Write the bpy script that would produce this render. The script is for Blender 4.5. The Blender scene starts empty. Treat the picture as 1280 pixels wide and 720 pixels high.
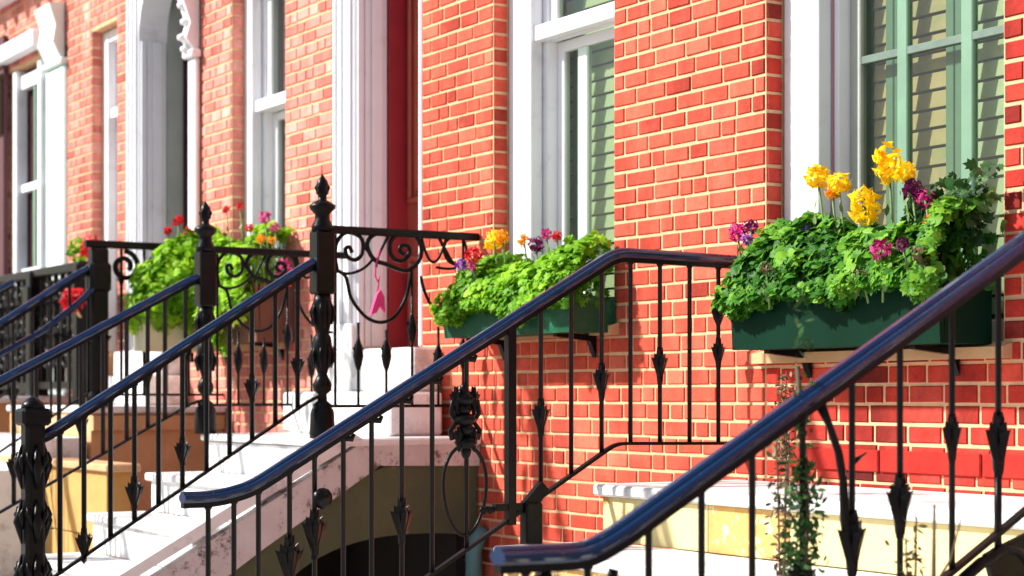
import bpy, math, random
from mathutils import Vector, noise
R=random.Random(7)
S=1.2; G=1.13                      # one design unit = 1.2 m; ground lies G units below the eye
D=4.432                            # facade plane
FPX=2300.; TH=math.atan(1440/FPX); CT,ST=math.cos(TH),math.sin(TH); HZ=495.
col=bpy.context.scene.collection
def W(p): return Vector((p[0]*S,p[1]*S,(p[2]+G)*S))
def ray(px): u=(px-640)/FPX; return (-CT+u*ST, ST+u*CT)
def onX(px,py,X):                  # photo measurement -> (y,z) on the plane of a railing
    a,b=ray(px); t=X/a; return (t*b,(HZ-py)/FPX*t)
def onY(px,py,Y):
    a,b=ray(px); t=Y/b; return (t*a,(HZ-py)/FPX*t)

# ------------------------------------------------------------------ materials
def mat(name):
    m=bpy.data.materials.new(name); m.use_nodes=True
    nt=m.node_tree; nt.nodes.clear()
    o=nt.nodes.new('ShaderNodeOutputMaterial'); b=nt.nodes.new('ShaderNodeBsdfPrincipled')
    nt.links.new(b.outputs[0],o.inputs[0]); return m,nt,b
def nd(nt,t,**k):
    n=nt.nodes.new(t)
    for a,v in k.items():
        if a in n.inputs: n.inputs[a].default_value=v
        else: setattr(n,a,v)
    return n
def ramp(nt,fac,stops):
    r=nt.nodes.new('ShaderNodeValToRGB'); e=r.color_ramp.elements
    while len(e)<len(stops): e.new(.5)
    for i,(p,c) in enumerate(stops): e[i].position=p; e[i].color=(*c,1)
    nt.links.new(fac,r.inputs[0]); return r.outputs[0]
def mixc(nt,f,a,b,mode='MIX'):
    m=nt.nodes.new('ShaderNodeMix'); m.data_type='RGBA'; m.blend_type=mode
    for k,v in ((0,f),(6,a),(7,b)):
        if hasattr(v,'is_output'): nt.links.new(v,m.inputs[k])
        elif k==0: m.inputs[0].default_value=v
        else: m.inputs[k].default_value=(*v,1)
    return m.outputs[2]
def noisy(name,c,c2=None,scale=6,rough=.6,bump=.15,bscale=40,metal=0,lo=.35,hi=.7,stain=None,coat=0,spec=.5,sscale=3,slo=.55,shi=.7,bd=.01):
    m,nt,b=mat(name); tc=nd(nt,'ShaderNodeTexCoord')
    n=nd(nt,'ShaderNodeTexNoise',Scale=scale,Detail=8.,Roughness=.65); nt.links.new(tc.outputs['Object'],n.inputs['Vector'])
    cc=ramp(nt,n.outputs['Fac'],[(lo,c),(hi,c2 or tuple(x*.8 for x in c))])
    if stain:
        n3=nd(nt,'ShaderNodeTexNoise',Scale=sscale,Detail=10.,Roughness=.75); nt.links.new(tc.outputs['Object'],n3.inputs['Vector'])
        f=ramp(nt,n3.outputs['Fac'],[(slo,(0,0,0)),(shi,(1,1,1))]); cc=mixc(nt,f,cc,stain)
    nt.links.new(cc,b.inputs['Base Color'])
    b.inputs['Roughness'].default_value=rough; b.inputs['Metallic'].default_value=metal
    b.inputs['Coat Weight'].default_value=coat; b.inputs['Specular IOR Level'].default_value=spec
    if bump:
        n2=nd(nt,'ShaderNodeTexNoise',Scale=bscale,Detail=6.); nt.links.new(tc.outputs['Object'],n2.inputs['Vector'])
        bp=nd(nt,'ShaderNodeBump',Strength=bump,Distance=bd); nt.links.new(n2.outputs['Fac'],bp.inputs['Height']); nt.links.new(bp.outputs[0],b.inputs['Normal'])
    return m
def brickmat(name,c1,c2,c3):
    m,nt,b=mat(name); at=nd(nt,'ShaderNodeAttribute',attribute_name='tone'); tc=nd(nt,'ShaderNodeTexCoord')
    cc=ramp(nt,at.outputs['Fac'],[(0,c1),(.42,c2),(.72,c2),(1,c3)])
    n=nd(nt,'ShaderNodeTexNoise',Scale=22.,Detail=8.,Roughness=.7); nt.links.new(tc.outputs['Object'],n.inputs['Vector'])
    f=ramp(nt,n.outputs['Fac'],[(.3,(.72,.72,.72)),(.7,(1.12,1.1,1.08))]); cc=mixc(nt,1.,cc,f,'MULTIPLY')
    n3=nd(nt,'ShaderNodeTexNoise',Scale=2.3,Detail=9.,Roughness=.7); nt.links.new(tc.outputs['Object'],n3.inputs['Vector'])
    f3=ramp(nt,n3.outputs['Fac'],[(.5,(0,0,0)),(.75,(.55,.55,.55))]); cc=mixc(nt,f3,cc,tuple(min(1,x*1.25+.07) for x in c2))
    n4=nd(nt,'ShaderNodeTexNoise',Scale=1.1,Detail=8.,Roughness=.6); mp=nd(nt,'ShaderNodeMapping'); mp.inputs['Scale'].default_value=(2.2,2.2,.6); nt.links.new(tc.outputs['Object'],mp.inputs['Vector']); nt.links.new(mp.outputs[0],n4.inputs['Vector'])
    f4=ramp(nt,n4.outputs['Fac'],[(.34,(.50,.44,.42)),(.60,(1.05,1.05,1.05))]); cc=mixc(nt,1.,cc,f4,'MULTIPLY')
    nt.links.new(cc,b.inputs['Base Color']); b.inputs['Roughness'].default_value=.85; b.inputs['Specular IOR Level'].default_value=.25
    n2=nd(nt,'ShaderNodeTexNoise',Scale=70.,Detail=6.); nt.links.new(tc.outputs['Object'],n2.inputs['Vector'])
    bp=nd(nt,'ShaderNodeBump',Strength=.5,Distance=.006); nt.links.new(n2.outputs['Fac'],bp.inputs['Height']); nt.links.new(bp.outputs[0],b.inputs['Normal'])
    return m
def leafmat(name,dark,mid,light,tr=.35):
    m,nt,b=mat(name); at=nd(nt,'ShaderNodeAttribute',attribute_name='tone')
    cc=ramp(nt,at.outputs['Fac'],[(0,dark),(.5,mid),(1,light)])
    nt.links.new(cc,b.inputs['Base Color']); b.inputs['Roughness'].default_value=.5; b.inputs['Specular IOR Level'].default_value=.22
    t=nd(nt,'ShaderNodeBsdfTranslucent'); nt.links.new(cc,t.inputs['Color'])
    mx=nd(nt,'ShaderNodeMixShader'); mx.inputs[0].default_value=tr
    nt.links.new(b.outputs[0],mx.inputs[1]); nt.links.new(t.outputs[0],mx.inputs[2])
    o=[n for n in nt.nodes if n.type=='OUTPUT_MATERIAL'][0]; nt.links.new(mx.outputs[0],o.inputs[0]); return m
def glassmat(name):
    m,nt,b=mat(name); o=[n for n in nt.nodes if n.type=='OUTPUT_MATERIAL'][0]
    t=nd(nt,'ShaderNodeBsdfTransparent'); t.inputs[0].default_value=(.80,.84,.80,1)
    g=nd(nt,'ShaderNodeBsdfGlossy'); g.inputs['Roughness'].default_value=.03
    lw=nd(nt,'ShaderNodeLayerWeight'); pw=nd(nt,'ShaderNodeMath',operation='POWER'); pw.inputs[1].default_value=4.; nt.links.new(lw.outputs['Facing'],pw.inputs[0])
    fr=nd(nt,'ShaderNodeMath',operation='MULTIPLY_ADD'); fr.inputs[1].default_value=.75; fr.inputs[2].default_value=.04; nt.links.new(pw.outputs[0],fr.inputs[0]); mx=nd(nt,'ShaderNodeMixShader')
    nt.links.new(fr.outputs[0],mx.inputs[0]); nt.links.new(t.outputs[0],mx.inputs[1]); nt.links.new(g.outputs[0],mx.inputs[2]); nt.links.new(mx.outputs[0],o.inputs[0]); return m
M={}
M['brickE']=brickmat('red_brick',(.20,.016,.011),(.54,.038,.023),(.66,.075,.042))
M['brickA']=brickmat('orange_red_brick',(.42,.045,.025),(.74,.10,.055),(.80,.17,.10))
M['brickC']=brickmat('glare_tinted_red_brick',(.56,.13,.10),(.84,.28,.225),(.88,.42,.35))  # paler brick: veiling glare at the far end put into the colour
M['mortar']=noisy('mortar',(.78,.50,.28),(.60,.34,.20),scale=9,rough=.95,bump=.4,bscale=90,spec=.1)
M['white']=noisy('white_paint',(.86,.87,.90),(.80,.80,.84),scale=3,rough=.45,bump=.08,bscale=30,stain=(.52,.46,.42),slo=.56,shi=.85)
M['mintwhite']=noisy('mint_white_paint',(.72,.86,.80),(.66,.80,.76),scale=3,rough=.45,bump=.08)
M['mint']=noisy('mint_paint',(.16,.30,.20),(.13,.24,.16),scale=5,rough=.45,bump=.1)
M['redband']=noisy('weathered_red_band',(.44,.030,.020),(.30,.018,.014),scale=5,rough=.85,bump=.4,bscale=40,spec=.15)
M['mintdark']=noisy('worn_grey_green_paint',(.10,.15,.12),(.14,.20,.16),scale=8,rough=.5)
M['greyframe']=noisy('grey_paint',(.42,.44,.40),(.34,.37,.33),scale=5,rough=.5)
M['pinkline']=noisy('faded_pink_paint',(.55,.20,.25),scale=5,rough=.6)
M['slat']=noisy('cream_slat_paint',(.58,.40,.17),(.48,.35,.15),scale=2.5,rough=.6,stain=(.26,.30,.13),sscale=1.6,slo=.56,shi=.72)
M['slatgreen']=noisy('pale_green_slat_paint',(.40,.50,.30),(.52,.55,.30),scale=2.5,rough=.55)
M['reddoor']=noisy('red_door_paint',(.34,.02,.03),(.27,.016,.024),scale=4,rough=.4,coat=.1)
M['browndoor']=noisy('russet_door_paint',(.40,.085,.05),(.30,.05,.035),scale=4,rough=.35,coat=.3)
M['reddark']=noisy('maroon_wall_paint',(.10,.025,.03),(.08,.02,.024),scale=4,rough=.6)
M['darkdoor']=noisy('dark_maroon_paint',(.05,.010,.016),(.03,.006,.010),scale=4,rough=.6,spec=.1)
M['marble']=noisy('white_marble',(.86,.86,.85),(.66,.66,.67),scale=3,rough=.5,bump=.15,bscale=20,stain=(.30,.28,.26),sscale=3.2,slo=.52,shi=.70)
M['stainmarble']=noisy('stained_marble',(.66,.63,.63),(.50,.43,.42),scale=4,rough=.7,bump=.5,bscale=25,stain=(.10,.07,.07),sscale=8,slo=.53,shi=.60)
M['sand']=noisy('yellow_sandstone',(.72,.60,.28),(.60,.50,.26),scale=2.2,rough=.85,bump=.35,bscale=30,stain=(.40,.20,.035),sscale=1.3,slo=.53,shi=.57)
M['ochre']=noisy('ochre_stone',(.60,.34,.10),(.48,.26,.07),scale=3,rough=.85,bump=.35,bscale=30,stain=(.25,.12,.04),sscale=4,slo=.62,shi=.75)
M['sandochre']=noisy('ochre_sandstone',(.60,.36,.11),(.45,.24,.07),scale=4,rough=.85,bump=.4,bscale=30,stain=(.78,.66,.34),sscale=14,slo=.52,shi=.58)
M['tan']=noisy('tan_sandstone',(.66,.40,.20),(.52,.30,.14),scale=3,rough=.85,bump=.35,bscale=30,stain=(.2,.1,.05),sscale=3,slo=.65,shi=.75)
M['olive']=noisy('olive_render',(.095,.115,.055),(.06,.08,.045),scale=2.5,rough=.85,bump=.4,bscale=18,stain=(.30,.30,.20),sscale=6,slo=.62,shi=.75)
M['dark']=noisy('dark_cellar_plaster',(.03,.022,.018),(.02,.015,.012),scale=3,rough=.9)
M['room']=noisy('dim_room_plaster',(.10,.09,.08),scale=3,rough=.9)
M['iron']=noisy('black_iron_paint',(.004,.004,.005),(.008,.007,.007),scale=14,rough=.30,spec=.14,bump=.35,bscale=120,stain=(.06,.05,.035),sscale=30,slo=.68,shi=.75,bd=.003)
M['handrail']=noisy('sky_tinted_black_handrail_paint',(.003,.016,.055),(.004,.021,.072),scale=10,rough=.22,bump=.25,bscale=60,coat=.25,spec=.45,stain=(.10,.085,.07),sscale=28,slo=.62,shi=.68,bd=.003)  # black paint with the blue of the reflected sky put into its base colour
M['boxgreen']=noisy('green_box_paint',(.004,.085,.038),(.003,.06,.026),scale=2,rough=.5,spec=.25,bump=.15,bscale=12,stain=(.02,.16,.08),sscale=3)
M['boxdark']=noisy('dark_green_box_paint',(.001,.026,.013),(.001,.018,.008),scale=2,rough=.6,bump=.15,bscale=12,spec=.10)
M['boxbrown']=noisy('brown_box_wood',(.16,.06,.03),(.11,.04,.02),scale=5,rough=.7)
M['cream']=noisy('cream_trough_paint',(.80,.74,.52),(.70,.62,.40),scale=5,rough=.6)
M['soil']=noisy('potting_soil',(.04,.025,.015),scale=30,rough=.95,bump=.6)
M['glass']=glassmat('window_glass')
M['blue']=noisy('pale_blue_cloth',(.45,.62,.85),scale=4)
M['teal']=noisy('teal_pipe_paint',(.10,.25,.26),(.07,.18,.19),scale=8,rough=.5)
M['pave']=noisy('concrete_paving',(.46,.42,.40),(.38,.35,.33),scale=3,rough=.85,bump=.3,bscale=50)
M['asphalt']=noisy('asphalt',(.055,.055,.058),(.04,.04,.042),scale=20,rough=.9,bump=.5,bscale=80)
M['curb']=noisy('granite_curb',(.38,.37,.36),(.3,.3,.3),scale=30,rough=.8)
M['slate']=noisy('roof_felt',(.07,.07,.075),scale=6,rough=.9)
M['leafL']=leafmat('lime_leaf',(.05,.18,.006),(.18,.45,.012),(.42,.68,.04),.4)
M['leafB']=leafmat('shade_offset_lime_leaf',(.09,.26,.01),(.30,.60,.02),(.62,.85,.08),.5)  # lighter copy of the lime leaf, brightened in colour to offset shade
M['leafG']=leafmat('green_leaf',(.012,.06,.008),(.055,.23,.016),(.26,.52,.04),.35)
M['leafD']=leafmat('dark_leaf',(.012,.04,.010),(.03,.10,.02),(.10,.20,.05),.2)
M['dry']=leafmat('dry_leaf',(.04,.03,.015),(.14,.10,.05),(.30,.24,.12),.2)
M['stem']=noisy('green_stem',(.12,.22,.05),rough=.6); M['twig']=noisy('brown_twig',(.10,.06,.035),rough=.8)
def petal(n,a,b,c): M[n]=leafmat(n,a,b,c,.45)
petal('yellow_petal',(.93,.52,.0),(1.,.72,.005),(1.,.85,.05)); petal('orange_petal',(.80,.18,.0),(.92,.38,.01),(.95,.62,.05))
petal('magenta_petal',(.22,.0,.10),(.62,.008,.20),(.85,.18,.45)); petal('red_petal',(.35,.003,.01),(.72,.012,.03),(.85,.06,.07))
petal('plum_petal',(.03,.002,.03),(.14,.004,.07),(.35,.02,.18)); petal('violet_petal',(.10,.01,.22),(.42,.05,.62),(.80,.55,.90))
petal('indigo_petal',(.008,.004,.03),(.025,.012,.09),(.07,.03,.16))
M['ribbon']=noisy('pink_ribbon_cloth',(.75,.03,.22),(.6,.02,.16),scale=10,rough=.6)

# ------------------------------------------------------------------ mesh building
class MB:
    def __init__(s): s.v=[];s.f=[];s.t=[];s.m=[];s.sm=[]
    def add(s,vs,fs,tone=.5,mi=0,smooth=False):
        n=len(s.v); s.v+=[tuple(v) for v in vs]
        for f in fs: s.f.append([n+i for i in f]); s.t.append(tone); s.m.append(mi); s.sm.append(smooth)
        return s
    def box(s,x0,x1,y0,y1,z0,z1,tone=.5,mi=0,bev=0):
        if x0>x1:x0,x1=x1,x0
        if y0>y1:y0,y1=y1,y0
        if bev:
            b=min(bev,(x1-x0)/3,(y1-y0)/3,(z1-z0)/3)
            import itertools
            # chamfered box: 24 verts
            vs=[];idx={}
            for sx,sy,sz in itertools.product((0,1),repeat=3):
                X=(x0,x1)[sx];Y=(y0,y1)[sy];Z=(z0,z1)[sz]; dx=b*(1-2*sx);dy=b*(1-2*sy);dz=b*(1-2*sz)
                for k,p in enumerate(((X,Y+dy,Z+dz),(X+dx,Y,Z+dz),(X+dx,Y+dy,Z))): idx[(sx,sy,sz,k)]=len(vs); vs.append(p)
            q=lambda *a:[idx[i] for i in a]; fs=[]
            for a in (0,1):
                fs.append(q((a,0,0,0),(a,1,0,0),(a,1,1,0),(a,0,1,0))); fs.append(q((0,a,0,1),(1,a,0,1),(1,a,1,1),(0,a,1,1))); fs.append(q((0,0,a,2),(1,0,a,2),(1,1,a,2),(0,1,a,2)))
            for a,c in itertools.product((0,1),repeat=2):
                fs.append(q((a,c,0,0),(a,c,1,0),(a,c,1,1),(a,c,0,1)))
                fs.append(q((a,0,c,0),(a,1,c,0),(a,1,c,2),(a,0,c,2)))
                fs.append(q((0,a,c,1),(1,a,c,1),(1,a,c,2),(0,a,c,2)))
            for k in itertools.product((0,1),repeat=3): fs.append(q((*k,0),(*k,1),(*k,2)))
            return s.add(vs,fs,tone,mi)
        vs=[(x0,y0,z0),(x1,y0,z0),(x1,y1,z0),(x0,y1,z0),(x0,y0,z1),(x1,y0,z1),(x1,y1,z1),(x0,y1,z1)]
        return s.add(vs,[(0,3,2,1),(4,5,6,7),(0,1,5,4),(1,2,6,5),(2,3,7,6),(3,0,4,7)],tone,mi)
    def prismX(s,poly,x0,x1,tone=.5,mi=0):      # poly in (y,z)
        n=len(poly); vs=[(x0,a,b) for a,b in poly]+[(x1,a,b) for a,b in poly]
        return s.add(vs,[list(range(n)),list(range(2*n-1,n-1,-1))]+[(i,(i+1)%n,n+(i+1)%n,n+i) for i in range(n)],tone,mi)
    def prismY(s,poly,y0,y1,tone=.5,mi=0):      # poly in (x,z)
        n=len(poly); vs=[(a,y0,b) for a,b in poly]+[(a,y1,b) for a,b in poly]
        return s.add(vs,[list(range(n)),list(range(2*n-1,n-1,-1))]+[(i,(i+1)%n,n+(i+1)%n,n+i) for i in range(n)],tone,mi)
    def tube(s,pts,r,n=8,flat=1.,tone=.5,cap=True):
        pts=[Vector(p) for p in pts]; k=len(pts); rs=r if isinstance(r,(list,tuple)) else [r]*k
        vs=[];prev=None
        for i,p in enumerate(pts):
            t=(pts[min(i+1,k-1)]-pts[max(i-1,0)]).normalized()
            a=prev if prev is not None else (Vector((1,0,0)) if abs(t.x)<.9 else Vector((0,1,0)))
            a=(a-t*a.dot(t)).normalized(); prev=a; b=t.cross(a)
            for j in range(n):
                g=2*math.pi*j/n; vs.append(p+a*math.cos(g)*rs[i]*flat+b*math.sin(g)*rs[i])
        fs=[(i*n+j,i*n+(j+1)%n,(i+1)*n+(j+1)%n,(i+1)*n+j) for i in range(k-1) for j in range(n)]
        if cap: fs+= [list(range(n))[::-1],[(k-1)*n+j for j in range(n)]]
        return s.add(vs,fs,tone,0,True)
    def lathe(s,prof,x,y,n=16,tone=.5,sq=None):      # prof (r,z)
        vs=[(x+r*math.cos(2*math.pi*j/n+.4),y+r*math.sin(2*math.pi*j/n+.4),z) for r,z in prof for j in range(n)]; k=len(prof)
        fs=[(i*n+j,i*n+(j+1)%n,(i+1)*n+(j+1)%n,(i+1)*n+j) for i in range(k-1) for j in range(n)]+[list(range(n))[::-1],[(k-1)*n+j for j in range(n)]]
        return s.add(vs,fs,tone,0,True)
    def sweep(s,prof,path):                        # prof (x,up) swept along (y,z) path in a plane of constant x given by x offset
        vs=[];k=len(path);n=len(prof)
        for i,(x,y,z) in enumerate(path):
            y0,z0=path[max(i-1,0)][1:]; y1,z1=path[min(i+1,k-1)][1:]
            ty,tz=y1-y0,z1-z0; l=math.hypot(ty,tz); ty/=l;tz/=l
            ny,nz=-tz,ty
            if nz<0: ny,nz=-ny,-nz
            for a,u in prof: vs.append((x+a,y+ny*u,z+nz*u))
        fs=[(i*n+j,i*n+(j+1)%n,(i+1)*n+(j+1)%n,(i+1)*n+j) for i in range(k-1) for j in range(n)]+[list(range(n)),[(k-1)*n+j for j in range(n)][::-1]]
        return s.add(vs,fs)
ROOT={}
def obj(name,mb,m,parent=None,loc=None,props=None):
    me=bpy.data.meshes.new(name)
    org=Vector(ROOT[parent.name]) if parent else (W(loc) if loc else Vector((0,0,0)))
    me.from_pydata([W(v)-org for v in mb.v],[],mb.f)
    for x in (m if isinstance(m,(list,tuple)) else [m]): me.materials.append(M[x])
    me.polygons.foreach_set('material_index',mb.m); me.polygons.foreach_set('use_smooth',mb.sm)
    at=me.attributes.new('tone','FLOAT','FACE'); at.data.foreach_set('value',mb.t)
    import bmesh
    if name not in('foliage','blossom','petals','leaves','leaf'):
        b=bmesh.new(); b.from_mesh(me); bmesh.ops.recalc_face_normals(b,faces=b.faces); b.to_mesh(me); b.free()
    me.update()
    o=bpy.data.objects.new(name,me); col.objects.link(o)
    if parent: o.parent=parent; ROOT[o.name]=org
    else: o.location=org; ROOT[o.name]=org
    if props: tag(o,*props)
    return o
def tag(o,label,cat,group=None,kind=None):
    if label:o['label']=label
    if cat:o['category']=cat
    if group:o['group']=group
    if kind:o['kind']=kind
    return o
def thing(name,loc,label,cat,group=None):
    o=bpy.data.objects.new(name,None); o.empty_display_size=.1; col.objects.link(o); o.location=W(loc); ROOT[o.name]=tuple(W(loc)); return tag(o,label,cat,group)

# ------------------------------------------------------------------ brick work
CH=.068
def fillbricks(mb,a0,a1,z0,z1,place,rnd):
    k0=math.floor((z0+2)/CH+.5); k=k0
    while True:
        zb=-2+k*CH
        if zb+.03>z1: break
        if zb<z0-.02: k+=1; continue
        zt=min(zb+CH,z1); a=a0; first=True
        while a<a1-.004:
            if first and a1-a0>.3: l=rnd.choice((.08,.165)) if k%2 else rnd.choice((.13,.165,.08)); first=False
            else: l=rnd.choice((.155,.165,.16,.17,.085,.09,.13,.21)) if a1-a0>.2 else a1-a0
            if a1-(a+l)<.06: l=a1-a
            place(mb,a,a+l,zb,zt,rnd); a+=l
        k+=1
def placer(plane,depth,axis,sgn):
    def place(mb,a0,a1,zb,zt,rnd):
        g=.0060; j=lambda:rnd.uniform(-.0016,.0016)
        zs=(zb+g+j(),zt-g+j()); as_=(a0+g*.9+j(),a1-g*.9+j()); b=.0035; p=depth+rnd.uniform(-.0012,.0012)
        c=[(as_[0],zs[0]),(as_[1],zs[0]+j()),(as_[1],zs[1]+j()*.7),(as_[0],zs[1])]
        cx=(as_[0]+as_[1])/2;cz=(zs[0]+zs[1])/2
        o=[(q,plane,r) for q,r in c]; i=[(q+(b if q<cx else -b),plane+sgn*p,r+(b if r<cz else -b)) for q,r in c]
        vs=o+i
        if axis=='y': vs=[(B,A,C) for A,B,C in vs]
        t=min(1,max(0,rnd.gauss(.53,.28)))
        mb.add(vs,[(4,5,6,7)]+[(n,(n+1)%4,4+(n+1)%4,4+n) for n in range(4)],t,0)
    return place
def brickwall(parent,X0,X1,Z0,Z1,ops,bm,seed,rd=.078,soldier=None):
    rnd=random.Random(seed); mb=MB(); ops=sorted(ops)
    zs=sorted({Z0,Z1,*[o[2] for o in ops],*[o[3] for o in ops]}); 
    front=placer(D,.006,'x',-1)
    # mortar backing in vertical strips
    xs=sorted({X0,X1,*[o[0] for o in ops],*[o[1] for o in ops]})
    for a,b in zip(xs,xs[1:]):
        o=[q for q in ops if q[0]<=a+1e-6 and q[1]>=b-1e-6]
        if not o: mb.box(a,b,D,D+.22,Z0,Z1,.5,1)
        else:
            mb.box(a,b,D,D+.22,Z0,o[0][2],.5,1)
            if o[0][3]<Z1: mb.box(a,b,D,D+.22,o[0][3],Z1,.5,1)
    for z0,z1 in zip(zs,zs[1:]):
        pass
    # courses
    k=math.ceil((Z0+2)/CH-.3)
    while -2+k*CH+.03<Z1:
        zb=-2+k*CH; zt=zb+CH; zm=zb+CH/2
        act=[o for o in ops if o[2]<zm<o[3]]
        cur=X0; segs=[]
        for o in act:
            if o[0]>cur: segs.append((cur,o[0]))
            cur=o[1]
        if cur<X1: segs.append((cur,X1))
        for a0,a1 in segs:
            a=a0; first=True
            while a<a1-.004:
                if first: l=(.085,.165)[k%2]+rnd.uniform(-.01,.01); first=False
                else: l=rnd.choice((.15,.16,.165,.155,.09,.12,.2))
                if a1-(a+l)<.06: l=a1-a
                front(mb,a,a+l,zb,zt,rnd); a+=l
        for o in act:
            placer(o[0],.004,'y',1)(mb,D-.002,D+rd,zb,zt,rnd)
            placer(o[1],.004,'y',-1)(mb,D-.002,D+rd,zb,zt,rnd)
        k+=1
    return obj('wall',mb,[bm,'mortar'],parent)

TOPZ=3.3
def house(x0,x1,bm,label,ops,seed):
    h=thing('brick_row_house',((x0+x1)/2,D,-G),label,'house','brick row houses')
    brickwall(h,x0,x1,-G,TOPZ,ops,bm,seed)
    c=MB(); c.box(x0+.002,x1-.002,D-.22,D+.02,TOPZ+.002,TOPZ+.10,bev=.01); c.box(x0+.002,x1-.002,D-.16,D+.02,TOPZ-.15,TOPZ-.001,bev=.01); c.box(x0+.002,x1-.002,D-.3,D+.02,TOPZ+.105,TOPZ+.17,bev=.01)
    n=int((x1-x0)/.28)
    for i in range(n): xx=x0+.14+i*(x1-x0)/n; c.box(xx,xx+.07,D-.26,D-.16,TOPZ-.14,TOPZ,bev=.008)
    obj('cornice',c,'white',h)
    r=MB(); r.box(x0+.003,x1-.003,D+.03,D+5,TOPZ+.002,TOPZ+.06); obj('roof',r,'slate',h)
    b=MB(); b.box(x0+.003,x1-.003,D+2.5,D+2.6,-G,TOPZ-.002); b.box(x0+.003,x0+.05,D+.225,D+2.5,-G,TOPZ-.002); b.box(x1-.05,x1-.003,D+.225,D+2.5,-G,TOPZ-.002); obj('inner_wall',b,'room',h)
    return h

def louvres(mb,x0,x1,y,z0,z1,sp=.067):
    z=z0
    while z<z1-.01:
        zt=min(z+sp,z1)
        mb.prismX([(y-.012,z+.009),(y-.004,z+.008),(y+.004,zt-.001),(y-.003,zt-.001)],x0,x1,R.random()); z+=sp
def window(h,x0,x1,z0,z1,zm,muntins,style):
    y=D+.078
    fr=MB(); cw=.205 if style!='W3' else .13; rw=.05
    for a,b in ((x0+.005,x0+cw),(x1-rw,x1-.005)): fr.box(a,b,y,y+.06,z0,z1-.005,bev=.006); 
    fr.box(x0+cw-.03,x0+cw+.003,y-.008,y+.05,z0+.02,z1-.02,bev=.004)     # raised bead of the casing
    fr.box(x0+cw,x1-rw,y,y+.06,z1-cw*.7,z1-.005,bev=.006)
    fr.box(x0+.006,x1-.006,y+.061,y+.15,z1-.12,z1-.01)
    for a,b in ((x0+.006,x0+cw+.035),(x1-rw-.02,x1-.006)): fr.box(a,b,y+.062,y+.15,z0,z1-.01,bev=.004)
    w=obj('window',fr,'white',h)
    ax,bx=x0+cw+.035,x1-rw-.02
    if style=='W2':
        p=MB(); p.box(x0+cw+.004,x0+cw+.012,y+.058,y+.0615,z0+.03,z1-.13); obj('frame_bead',p,'pinkline',w)
    si=MB(); si.prismX([(D-.05,z0-.055),(D+.16,z0-.055),(D+.16,z0+.0),(D+.0,z0-.004),(D-.05,z0-.018)],x0-.04,x1+.04); obj('sill',si,'tan',w)
    # sashes
    us=MB(); ls=MB(); sw=.055
    yu=y+.075; yl=y+.115
    if zm:
        us.box(ax,ax+sw,yu,yu+.035,zm,z1-.125,bev=.004); us.box(bx-sw,bx,yu,yu+.035,zm,z1-.125,bev=.004); us.box(ax+sw,bx-sw,yu,yu+.035,zm,zm+.075,bev=.004)
        us.box(x0+cw-.0,x1-rw,y+.01,y+.0605,zm-.0,zm+.07,bev=.004)
        obj('upper_sash',us,'white',w)
    top=zm or z1-.13
    ls.box(ax,ax+sw,yl,yl+.035,z0+.005,top,bev=.004); ls.box(bx-sw,bx,yl,yl+.035,z0+.005,top,bev=.004); ls.box(ax+sw,bx-sw,yl,yl+.035,z0+.005,z0+.08,bev=.004); ls.box(ax+sw,bx-sw,yl,yl+.035,top-.05,top,bev=.004)
    obj('lower_sash',ls,'white' if style!='W2' else 'greyframe',w)
    mu=MB()
    for m_ in muntins:
        a,b=m_; mu.box(a,b,yl+.002,yl+.033,z0+.081,top-.051,bev=.004)
    obj('glazing_bar',mu,'mintwhite' if style=='W1' else 'mint' if style=='W2' else 'white',w)
    if style=='W2':
        hb=MB(); hb.box(ax+sw,bx-sw,yl+.004,yl+.028,1.205,1.235,bev=.003); obj('glazing_bar',hb,'mintdark',w)
    g=MB(); g.box(ax+sw-.01,bx-sw+.01,yl+.015,yl+.019,z0+.07,top-.04); 
    if zm: g.box(ax+sw-.01,bx-sw+.01,yu+.015,yu+.019,zm+.06,z1-.13)
    obj('pane',g,'glass',w)
    # inside shutters: leaves of louvres
    if style in('W1','W2'):
        ys=D+.275
        if style=='W2': cuts=[(-5.05,-4.898,'slat'),(-4.898,-4.60,'slat'),(-4.60,-4.16,'slatgreen')]; stl=.042
        else: cuts=[(-7.16,-6.93,'slat'),(-6.93,-6.30,'slatgreen')]; stl=.045
        for a,b,mm in cuts:
            sh=MB(); st=stl if style=='W2' else (.11 if a<-7 else .03)
            sh.box(a+.002,a+st,ys-.016,ys+.016,z0+.02,z1-.03,bev=.003); sh.box(b-stl,b-.002,ys-.016,ys+.016,z0+.02,z1-.03,bev=.003)
            sh.box(a+st,b-stl,ys-.012,ys+.012,z0+.02,z0+.09,bev=.003); sh.box(a+st,b-stl,ys-.012,ys+.012,z1-.1,z1-.03)
            o=obj('shutter',sh,'mint',w)
            sl=MB(); louvres(sl,a+st,b-stl,ys,z0+.095,z1-.105); obj('louvre',sl,mm,o) if False else obj('louvre_panel',sl,mm,h)
    else:
        cu=MB()
        for i in range(14):
            xx=ax+i*(bx-ax)/14; cu.box(xx,xx+(bx-ax)/14+.001,D+.26+.012*(i%2),D+.275+.012*(i%2),z0+.02,z1-.03)
        obj('curtain',cu,'greyframe' if style=='W3' else 'white',w)
    return w

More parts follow.
